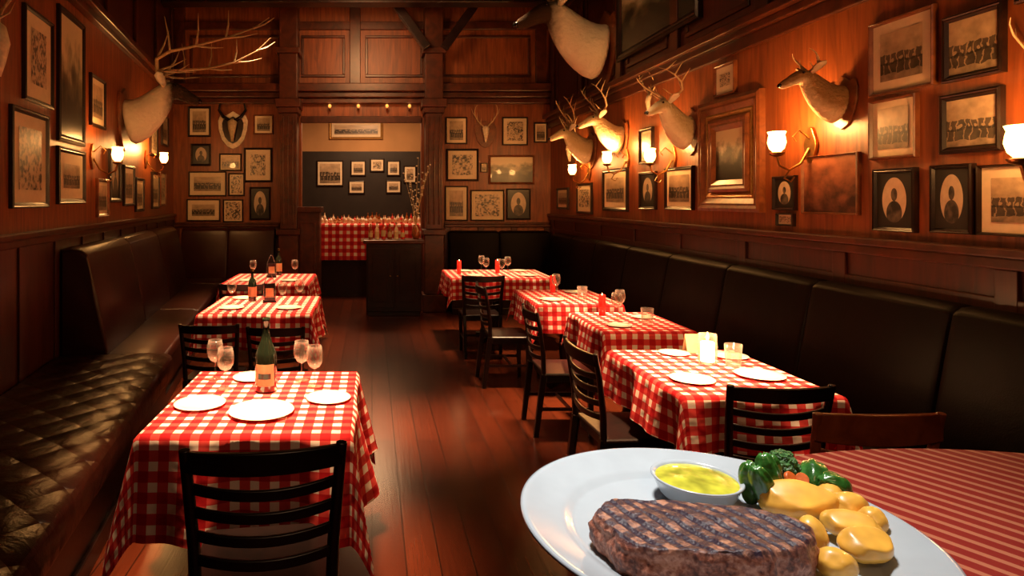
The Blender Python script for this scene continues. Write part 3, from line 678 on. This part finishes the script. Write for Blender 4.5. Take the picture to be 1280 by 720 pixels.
def candle(loc,h=.12,r_=.04,mat='wax',light=6,label='lit candle in a glowing glass holder'):
    r=root('candle_holder',label,'candle','table candles',loc)
    MB().lathe([(0,0),(r_,0),(r_*1.1,h*.5),(r_,h),(r_-.003,h),(r_*1.05-.003,h*.5),(r_-.004,.006),(0,.006)],24).obj('glass_holder','glass' if mat=='wax' else 'redglass',r,smooth=2)
    if mat=='wax':
        MB().lathe([(0,.008),(r_*.78,.008),(r_*.78,h*.7),(r_*.7,h*.73),(0,h*.7)],20).obj('candle','wax',r,smooth=True)
    MB().lathe([(0,h*.78),(.006,h*.82),(.007,h*.88),(.003,h*1.0),(0,h*1.08)],10).obj('flame','flame',r,smooth=2)
    l=bpy.data.lights.new('candle_light','POINT');l.energy=light;l.color=(1,.55,.22);l.shadow_soft_size=.03
    lo=bpy.data.objects.new('candle_light',l);COL.objects.link(lo);lo.parent=r;lo.location=(0,0,h+.05)
candle((1.74,3.32,T),.15,.044,light=6)
for x,y in((1.66,5.88),(1.45,7.4),(1.0,7.35),(1.69,4.7)):candle((x,y,T),.15,.024,'red',.6,'slim red glass candle holder on gingham tablecloth')
def bottle(loc,h,r_,mat,label,grp='bottles'):
    r=root('bottle',label,'bottle',grp,loc)
    MB().lathe([(0,0),(r_,0),(r_,h*.55),(r_*.8,h*.65),(r_*.35,h*.74),(r_*.33,h*.93),(0,h*.93)],18).obj('body',mat,r,smooth=True)
    MB().lathe([(r_*.4,h*.93),(r_*.4,h),(0,h)],14).obj('cap','brass',r,smooth=True)
    MB().lathe([(r_+.001,h*.15),(r_+.001,h*.45)],18).obj('label_band','card',r,smooth=True)
    return r
def menu_caddy(loc,rz=0,s=1):
    r=root('menu_holder','small black table caddy with pale card and wire handle','menu holder','table caddies',loc,rz);r.scale=(s,)*3
    MB().box(-.055,.055,-.05,.05,0,.012).obj('base','black',r,bevel=.003)
    b=MB();b.tube([(-.05,0,.012),(-.045,0,.15),(-.008,0,.24),(.008,0,.24),(.045,0,.15),(.05,0,.012)],.0035,6);b.tube([(-.05,-.045,.05),(.05,-.045,.05),(.05,.045,.05),(-.05,.045,.05),(-.05,-.045,.05)],.003,6)
    b.obj('wire_frame','steel',r,smooth=True)
    MB().box(-.045,.045,-.044,-.036,.013,.16).obj('menu_card','black',r,bevel=.004)
    MB().box(-.033,.033,-.046,-.044,.045,.12).obj('printed_panel','card',r)
    for sx in(-1,1):
        MB().lathe([(0,.012),(.018,.012),(.018,.09),(.012,.105),(.012,.12),(0,.122)],12,(sx*.024,.015,0)).obj('shaker','steel',r,smooth=True)
    return r
r=root('wine_bottle','dark glass bottle with black and cream label between wine glasses','bottle',None,(-.47,2.84,T))
MB().lathe([(0,0),(.044,0),(.048,.005),(.048,.15),(.044,.172),(.024,.222),(.015,.26),(.0145,.305),(.017,.307),(.017,.322),(0,.322)],32).obj('body','bgreen',r,smooth=2)
vs=[];fs=[]
for i in range(13):
    a=-pi/2-.95+1.9*i/12
    for z in(.03,.125):vs.append((.0487*math.cos(a),.0487*math.sin(a),z))
for i in range(12):fs.append((2*i,2*i+2,2*i+3,2*i+1))
MB().add(vs,fs).obj('label_sheet','card',r,smooth=2)
vs=[];fs=[]
for i in range(13):
    a=-pi/2-.6+1.2*i/12
    for z in(.06,.085):vs.append((.0493*math.cos(a),.0493*math.sin(a),z))
for i in range(12):fs.append((2*i,2*i+2,2*i+3,2*i+1))
MB().add(vs,fs).obj('label_stripe','black',r,smooth=2)
mc=menu_caddy((-.85,5.3,T),.2);dup(mc,(-1.1,7.0,T),.2)
bottle((-1.0,5.35,T),.27,.035,'bgreen','dark green wine bottle on gingham tablecloth');bottle((-1.05,7.2,T),.3,.037,'bgreen','dark green wine bottle on gingham tablecloth')
o=MB().add([(-.06,-.03,0),(.06,-.03,0),(.06,0,.1),(-.06,0,.1),(.06,.03,0),(-.06,.03,0)],[(0,1,2,3),(3,2,4,5)]).obj('tent_card','card');o.location=(1.80,3.56,T);tag(o,'folded cream table card behind candle','card')
# ---------------------------------------------------------------- doorway furniture
r=root('host_stand','dark wooden host stand cabinet in front of doorway','cabinet',None,(.3,9.0,0))
MB().box(-.38,.38,-.2,.2,.06,1.0).box(-.36,.36,-.18,.18,0,.06).obj('body','dark',r,bevel=.008)
MB().box(-.42,.42,-.24,.24,1.0,1.05).obj('countertop','trim',r,bevel=.01)
for s in(-1,1):
    d=MB().box(s*.19-.17,s*.19+.17,-.215,-.2,.12,.94).box(s*.19-.11,s*.19+.11,-.222,-.215,.2,.86).obj('door','dark',r,bevel=.004)
    MB().lathe([(0,0),(.012,.004),(.012,.014),(0,.018)],10,(s*.05,-.235,.55)).obj('knob','brass',d,smooth=2)
r=root('serving_counter','serving counter under red checked cloth in room beyond','counter',None,(0,10.9,0))
MB().box(-.88,1.0,-.25,.25,.0,1.17).obj('body','dark',r,bevel=.005);MB().box(-.92,1.04,-.29,.29,1.17,1.2).obj('countertop','trim',r,bevel=.005)
cloth(.06,10.9,1.97,.60,.6,'ging2',1.2035,'red and white checked cloth hanging over serving counter',.5,33,None,flare=.05)
for row in range(2):
    for i in range(25):
        x=-.84+i*.074+row*.03;y=10.74+row*.17+R.random()*.06
        q=R.choice(['skull','plate','skull','bamber','plate','bred'])
        nm={'bamber':'amber','bred':'red'}.get(q,'pale')
        bottle((x,y,1.206),.09+.1*R.random(),.026,q,'small %s bottle on the serving counter'%nm,'bottles on the counter')
for i in range(6):bottle((-.02+i*.09,8.95+.1*R.random(),1.05),.2+.1*R.random(),.03,['bamber','skull','bred'][i%3],'bottle standing on the dark host stand','bottles on the host stand')
r=root('branch_vase','ceramic vase of tall dried white-flowered branches on stand','vase',None,(.62,9.06,1.05))
MB().lathe([(0,0),(.04,0),(.06,.06),(.055,.13),(.03,.18),(.036,.2),(.03,.2),(0,.17)],20).obj('vase','bamber',r,smooth=2)
b=MB();fl=MB()
for i in range(9):
    a=R.random()*6.28;t=.1+.1*R.random();h=.7+.5*R.random()
    pts=[(0,0,.15),(t*.3*math.cos(a),t*.3*math.sin(a),h*.5),(t*math.cos(a),t*math.sin(a)*.6,h)]
    b.tube(pts,[.004,.003,.002],5)
    for k in range(7):
        f=.4+.6*k/6;x=t*f*f*math.cos(a)+R.uniform(-.03,.03);y=t*f*f*math.sin(a)*.6+R.uniform(-.02,.02)
        fl.lathe([(0,-.012),(.012,-.004),(.014,.004),(0,.012)],6,(x,y,h*f))
b.obj('branches','bone',r,smooth=True);o=fl.obj('blossoms','skull',r,smooth=True);o['kind']='stuff'
# ---------------------------------------------------------------- food platter
PC=(.343,.64,1.2545)
b=MB().lathe([(0,.002),(.118,0),(.122,.004),(.136,.008),(.185,.019),(.1895,.0215),(.1895,.0245),(.186,.0255),(.182,.0235),(.150,.0140),(.142,.0125),(.138,.0085),(.132,.0075),(0,.007)],96)
o=b.obj('dinner_plate','plate2',smooth=2);o.location=PC;tag(o,'large pale grey porcelain plate holding steak and vegetables','plate')
PZ=PC[2]+.0085
def steak_mat(top):
    m,nt,bb=newmat('steak_'+top);L=nt.links;N=nt.nodes
    tc=N.new('ShaderNodeTexCoord');no=N.new('ShaderNodeTexNoise');no.inputs['Scale'].default_value=230;no.inputs['Detail'].default_value=8
    n2=N.new('ShaderNodeTexNoise');n2.inputs['Scale'].default_value=34;n2.inputs['Detail'].default_value=5
    L.new(tc.outputs['Object'],no.inputs['Vector']);L.new(tc.outputs['Object'],n2.inputs['Vector'])
    s=N.new('ShaderNodeSeparateXYZ');L.new(tc.outputs['Object'],s.inputs[0])
    mx=N.new('ShaderNodeMath');mx.operation='MULTIPLY_ADD';mx.inputs[1].default_value=.5;L.new(no.outputs['Fac'],mx.inputs[0])
    h=N.new('ShaderNodeMath');h.operation='MULTIPLY';h.inputs[1].default_value=.5;L.new(n2.outputs['Fac'],h.inputs[0]);L.new(h.outputs[0],mx.inputs[2])
    def ramp(c0,c1,c2):
        r=N.new('ShaderNodeValToRGB');e=r.color_ramp.elements
        e[0].position=.40;e[0].color=c4(c0);e[1].position=.60;e[1].color=c4(c2);k=e.new(.5);k.color=c4(c1)
        L.new(mx.outputs[0],r.inputs['Fac']);return r
    side=ramp((.10,.028,.018),(.30,.10,.06),(.52,.24,.16))
    top_=ramp((.05,.022,.022),(.15,.065,.05),(.34,.16,.10))
    zz=N.new('ShaderNodeAttribute');zz.attribute_name='crust'
    ms=[]
    for ky,per,am in((.45,.0175,.96),(-1.5,.042,.85)):
        a=N.new('ShaderNodeMath');a.operation='MULTIPLY_ADD';a.inputs[1].default_value=ky;L.new(s.outputs['Y'],a.inputs[0]);L.new(s.outputs['X'],a.inputs[2])
        a2=N.new('ShaderNodeMath');a2.operation='MULTIPLY_ADD';a2.inputs[1].default_value=.004;L.new(n2.outputs['Fac'],a2.inputs[0]);L.new(a.outputs[0],a2.inputs[2])
        w=N.new('ShaderNodeMath');w.operation='MULTIPLY';w.inputs[1].default_value=2*pi/per;L.new(a2.outputs[0],w.inputs[0])
        si=N.new('ShaderNodeMath');si.operation='SINE';L.new(w.outputs[0],si.inputs[0])
        mr=N.new('ShaderNodeMapRange');mr.inputs['From Min'].default_value=-.05;mr.inputs['From Max'].default_value=.3;mr.inputs['To Max'].default_value=am;L.new(si.outputs[0],mr.inputs['Value']);ms.append(mr)
    mxm=N.new('ShaderNodeMath');mxm.operation='MAXIMUM';L.new(ms[0].outputs[0],mxm.inputs[0]);L.new(ms[1].outputs[0],mxm.inputs[1])
    mm=N.new('ShaderNodeMath');mm.operation='MULTIPLY';L.new(mxm.outputs[0],mm.inputs[0]);L.new(zz.outputs['Fac'],mm.inputs[1])
    pu=N.new('ShaderNodeMixRGB');L.new(zz.outputs['Fac'],pu.inputs['Fac']);L.new(side.outputs['Color'],pu.inputs['Color1']);L.new(top_.outputs['Color'],pu.inputs['Color2'])
    mi=N.new('ShaderNodeMixRGB');mi.inputs['Color2'].default_value=(.014,.006,.018,1);L.new(mm.outputs[0],mi.inputs['Fac']);L.new(pu.outputs['Color'],mi.inputs['Color1'])
    L.new(mi.outputs['Color'],bb.inputs['Base Color']);sp(bb,'Roughness',.45);sp(bb,'Specular IOR Level',.35)
    bp=N.new('ShaderNodeBump');bp.inputs['Strength'].default_value=.7;bp.inputs['Distance'].default_value=.0025;L.new(no.outputs['Fac'],bp.inputs['Height']);L.new(bp.outputs['Normal'],bb.inputs['Normal'])
    return m
M['steak']=steak_mat('seared')
def steak():
    A,B_,H=.093,.066,.036;NA=240;vs=[];fs=[];prof=[];cr=[]
    for i in range(10):prof.append((.93+.05*math.sin(i/9*pi/1.3+.2),i/9*.72*H,0))
    for i in range(1,11):
        a=i/10*pi/2;prof.append((.86+.105*math.cos(a),H*(.72+.28*math.sin(a)),min(1,max(0,(i-3)/4))))
    for i in range(1,70):prof.append((.86*(1-i/70),H,1))
    for r_,z,c in prof:
        for k in range(NA):
            a=2*pi*k/NA
            n1=math.exp(-((a-4.35)/.13)**2);n3=math.exp(-((a-5.35)/.10)**2);n2_=math.exp(-((a-2.6)/.2)**2)
            out=1+.06*math.cos(2*a+.6)+.06*math.cos(3*a-.5)+.035*math.sin(5*a+1)+.015*math.sin(9*a)-(.13*n1+.07*n3+.05*n2_)*(r_**2)
            x=A*out*r_*math.cos(a);y=B_*out*r_*math.sin(a)
            thick=1-.12*math.cos(a-2.3)*r_+.06*math.sin(3*a)*r_
            zz=z*thick
            nv=noise.fractal(Vector((x*60,y*60,z*60)),1.0,2.0,4)
            if z>=H*.98:
                bars=math.sin((x+.45*y)*2*pi/.0175+1.0)
                zz+=-.0014*max(0,bars)+.0009*nv+.004*noise.noise(Vector((x*20,y*20,3)))
            else:
                f=1+.045*nv;x*=f;y*=f
            vs.append((x,y,max(zz,.0)));cr.append(c)
    for i in range(len(prof)-1):
        for k in range(NA):
            k2=(k+1)%NA;fs.append((i*NA+k,i*NA+k2,(i+1)*NA+k2,(i+1)*NA+k))
    fs.append(tuple(reversed(range(NA))));l=(len(prof)-1)*NA;fs.append(tuple(l+k for k in range(NA)))
    o=MB().add(vs,fs).obj('grilled_steak','steak',smooth=2)
    at=o.data.attributes.new('crust','FLOAT','POINT')
    for i,c in enumerate(cr):at.data[i].value=c
    return o
o=steak();o.location=(.303,.596,PZ);o.rotation_euler=(0,0,-.12);tag(o,'thick charred steak with crossed grill marks on plate','steak')
r=root('sauce_ramekin','white ramekin filled with yellow green butter sauce','bowl',None,(.366,.722,PZ))
M['sauce']=plain('butter_sauce',(.46,.45,.04),.22,var=.5,scale=45,bump=.15,coat=.5)
MB().lathe([(0,0),(.034,0),(.040,.008),(.0455,.022),(.048,.0245),(.0465,.026),(.043,.0235),(.037,.012),(0,.008)],48).obj('bowl','plate2',r,smooth=2)
vs=[];fs=[];NA=48;NR=14
for i in range(NR+1):
    for k in range(NA):
        a=2*pi*k/NA;q=.0425*(i+.001)/NR;x=q*math.cos(a);y=q*math.sin(a)
        z=.0225+(.003*(1-(i/NR)**2))+.0025*noise.noise(Vector((x*50,y*50,1)))*(1-i/NR)
        vs.append((x,y,z))
for i in range(NR):
    for k in range(NA):k2=(k+1)%NA;fs.append((i*NA+k,i*NA+k2,(i+1)*NA+k2,(i+1)*NA+k))
MB().add(vs,fs).obj('sauce','sauce',r,smooth=2)
M['potato']=plain('golden_potato',(.8,.42,.06),.36,var=.4,scale=30,bump=.1,coat=.2)
def potato(x,y,L_,W_,H_,rz,seed,z=0,cut=False):
    bm=bmesh.new();bmesh.ops.create_icosphere(bm,subdivisions=4,radius=1)
    for v in bm.verts:
        c=v.co.copy()
        n=1+.14*noise.noise(c*1.3+Vector((seed,0,0)))+.03*noise.noise(c*4+Vector((0,seed,0)))
        c*=n
        if cut:
            nn=Vector((.05,-.45,.85)).normalized();q=c.dot(nn)-.62
            if q>0:c-=nn*q*.75
        c.x*=L_/2;c.y*=W_/2*(1-.25*c.x/(L_/2));c.z*=H_/2
        c.z=max(c.z,-H_*.38);v.co=c
    me=bpy.data.meshes.new('roast_potato');bm.to_mesh(me);bm.free();me.materials.append(M['potato'])
    me.polygons.foreach_set('use_smooth',[True]*len(me.polygons))
    o=bpy.data.objects.new('roast_potato',me);COL.objects.link(o);o.location=(x,y,PZ+H_*.38+z);o.rotation_euler=(0,0,rz)
    tag(o,'golden roasted potato piece beside the steak','potato','roast potatoes')
for a in((.450,.678,.078,.044,.044,-.35,1,.001,True),(.498,.668,.042,.030,.032,.2,2,.004,False),(.496,.692,.038,.026,.028,.5,3,.006,False),(.421,.614,.034,.026,.034,1.2,4,.003,False),
    (.461,.596,.052,.036,.030,.2,5,.005,True),(.415,.572,.034,.028,.026,-.3,6,.002,False),(.474,.632,.050,.032,.028,-.5,7,.005,True),(.500,.640,.032,.026,.026,.6,8,.006,False)):potato(*a)
def leafmat(n,c):return plain(n,c,.28,var=.5,scale=90,bump=.25,coat=.4)
M['green']=leafmat('steamed_greens',(.03,.13,.018));M['green2']=leafmat('light_stem',(.16,.32,.05));M['orange']=plain('carrot_orange',(.6,.12,.02),.35,var=.3,scale=80,coat=.3)
M['floret']=plain('broccoli_floret',(.035,.13,.02),.5,var=.6,scale=300,bump=.8)
def chunk(x,y,L_,W_,H_,rx,ry,rz,seed,z):
    bm=bmesh.new();bmesh.ops.create_icosphere(bm,subdivisions=4,radius=1)
    for v in bm.verts:
        c=v.co.copy();a=math.atan2(c.y,c.z)
        c*=1+.05*math.sin(a*6+seed)+.10*noise.noise(c*1.5+Vector((seed,3,0)))
        v.co=Vector((c.x*L_/2,c.y*W_/2,c.z*H_/2))
    me=bpy.data.meshes.new('green_vegetable');bm.to_mesh(me);bm.free();me.materials.append(M['green'])
    me.polygons.foreach_set('use_smooth',[True]*len(me.polygons))
    o=bpy.data.objects.new('green_vegetable',me);COL.objects.link(o);o.location=(x,y,PZ+z);o.rotation_euler=(rx,ry,rz)
    tag(o,'glossy dark green vegetable chunk behind the potatoes','vegetable','green vegetables')
for a in((.423,.692,.054,.024,.024,0,1.15,.3,1,.026),(.437,.704,.058,.024,.026,0,1.35,-.3,2,.029),(.418,.708,.050,.022,.022,.3,1.4,.8,3,.025),(.447,.722,.052,.024,.024,0,1.2,1.6,4,.027),(.510,.704,.044,.030,.028,0,.5,.4,5,.022),(.499,.722,.046,.030,.030,.2,-.4,1.0,6,.024)):chunk(*a)
def broccoli(x,y,s,seed,z=0,mat='floret',lab='green broccoli floret on the plate'):
    r=root('broccoli_floret',lab,'vegetable','broccoli florets',(x,y,PZ+z));r.scale=(s,)*3
    rr=random.Random(seed);MB().tube([(0,0,0),(0,0,.012),(.002,0,.022)],[.007,.006,.009],10).obj('stem','green2',r,smooth=True)
    bm=bmesh.new()
    for i in range(40):
        a=rr.random()*6.28;el=rr.random()*1.4;q=.014
        m=Matrix.Translation((q*math.cos(a)*math.cos(el),q*math.sin(a)*math.cos(el),.022+q*.8*math.sin(el)))@Matrix.Scale(.004+.002*rr.random(),4)
        bmesh.ops.create_icosphere(bm,subdivisions=2,radius=1,matrix=m)
    for v in bm.verts:v.co+=v.co.normalized()*.0012*noise.noise(v.co*600)
    me=bpy.data.meshes.new('crown');bm.to_mesh(me);bm.free();me.materials.append(M[mat]);o=bpy.data.objects.new('crown',me);COL.objects.link(o);o.parent=r
broccoli(.472,.738,1.15,1,.004)
def carrot(x,y,z,rz,s):
    o=MB().lathe([(0,0),(.012,0),(.0135,.002),(.0135,.006),(.012,.008),(0,.008)],20).obj('carrot_slice','orange',smooth=True);o.location=(x,y,PZ+z);o.rotation_euler=(.9,.2,rz);o.scale=(s,s,s);tag(o,'glazed orange carrot slice among the greens','vegetable','carrot slices')
carrot(.464,.712,.026,.3,.6);carrot(.478,.712,.026,-.4,.5)
# ---------------------------------------------------------------- lights
def area(name,loc,size,energy,col=(1,.6,.3),rot=(0,0,0),spread=None):
    l=bpy.data.lights.new(name,'AREA');l.energy=energy;l.color=col;l.size=size
    if spread:l.spread=spread
    o=bpy.data.objects.new(name,l);COL.objects.link(o);o.location=loc;o.rotation_euler=rot;return o
area('added_overhead_fill',(-.45,2.8,4.0),.3,30,spread=.48)  # this and the next five: added unseen area lights that brighten the tables
area('added_overhead_fill',(1.60,3.2,4.0),.3,27,spread=.42)
area('added_overhead_fill',(1.66,5.0,4.15),.4,31,spread=.55)
area('added_overhead_fill',(-.95,5.3,4.15),.4,27,spread=.55)
area('added_overhead_fill',(1.45,7.4,4.15),.4,26,spread=.65)
area('added_overhead_fill',(-1.15,7.1,4.15),.4,22,spread=.65)
area('added_overhead_fill',(.33,4.5,4.1),.25,13,(1,.62,.38),spread=.42)  # added light with no fixture, makes the bright patch on the aisle floor
area('added_overhead_fill',(-.1,7.2,4.0),.6,18,(1,.48,.19),(1.25,0,0),2.0)  # added fill tilted at the back wall, no fixture there
area('added_overhead_fill',(.4,5.4,4.4),.5,9,(1,.52,.22),(0,-1.3,0),1.6)  # added fill aimed at the upper right wall and its large painting
area('added_overhead_fill',(.0,11.0,3.4),.6,90,(1,.55,.27))  # added unseen light that brightens the far room and its counter cloth
area('added_front_fill',(.6,-.7,2.9),.5,4.5,(1,.55,.28),(1.2,0,-.1),1.6)  # added fill behind the camera for chair backs and cloth fronts
area('added_plate_fill',(.25,1.15,3.2),.3,5,(1,.93,.86),(-.18,0,0),.7)  # added neutral light for the plate and steak, no such lamp hangs here
w=bpy.data.worlds.new('World');sc.world=w;w.use_nodes=True
w.node_tree.nodes['Background'].inputs[0].default_value=(1,.5,.25,1);w.node_tree.nodes['Background'].inputs[1].default_value=.02
# ---------------------------------------------------------------- camera
c=bpy.data.cameras.new('Camera');co=bpy.data.objects.new('Camera',c);COL.objects.link(co);sc.camera=co
co.location=(0,0,1.6);co.rotation_euler=(pi/2,0,0);c.lens=22.5;c.sensor_width=36;c.shift_x=.1367;c.shift_y=-.0859;c.clip_start=.02
sc.view_settings.view_transform='Standard'
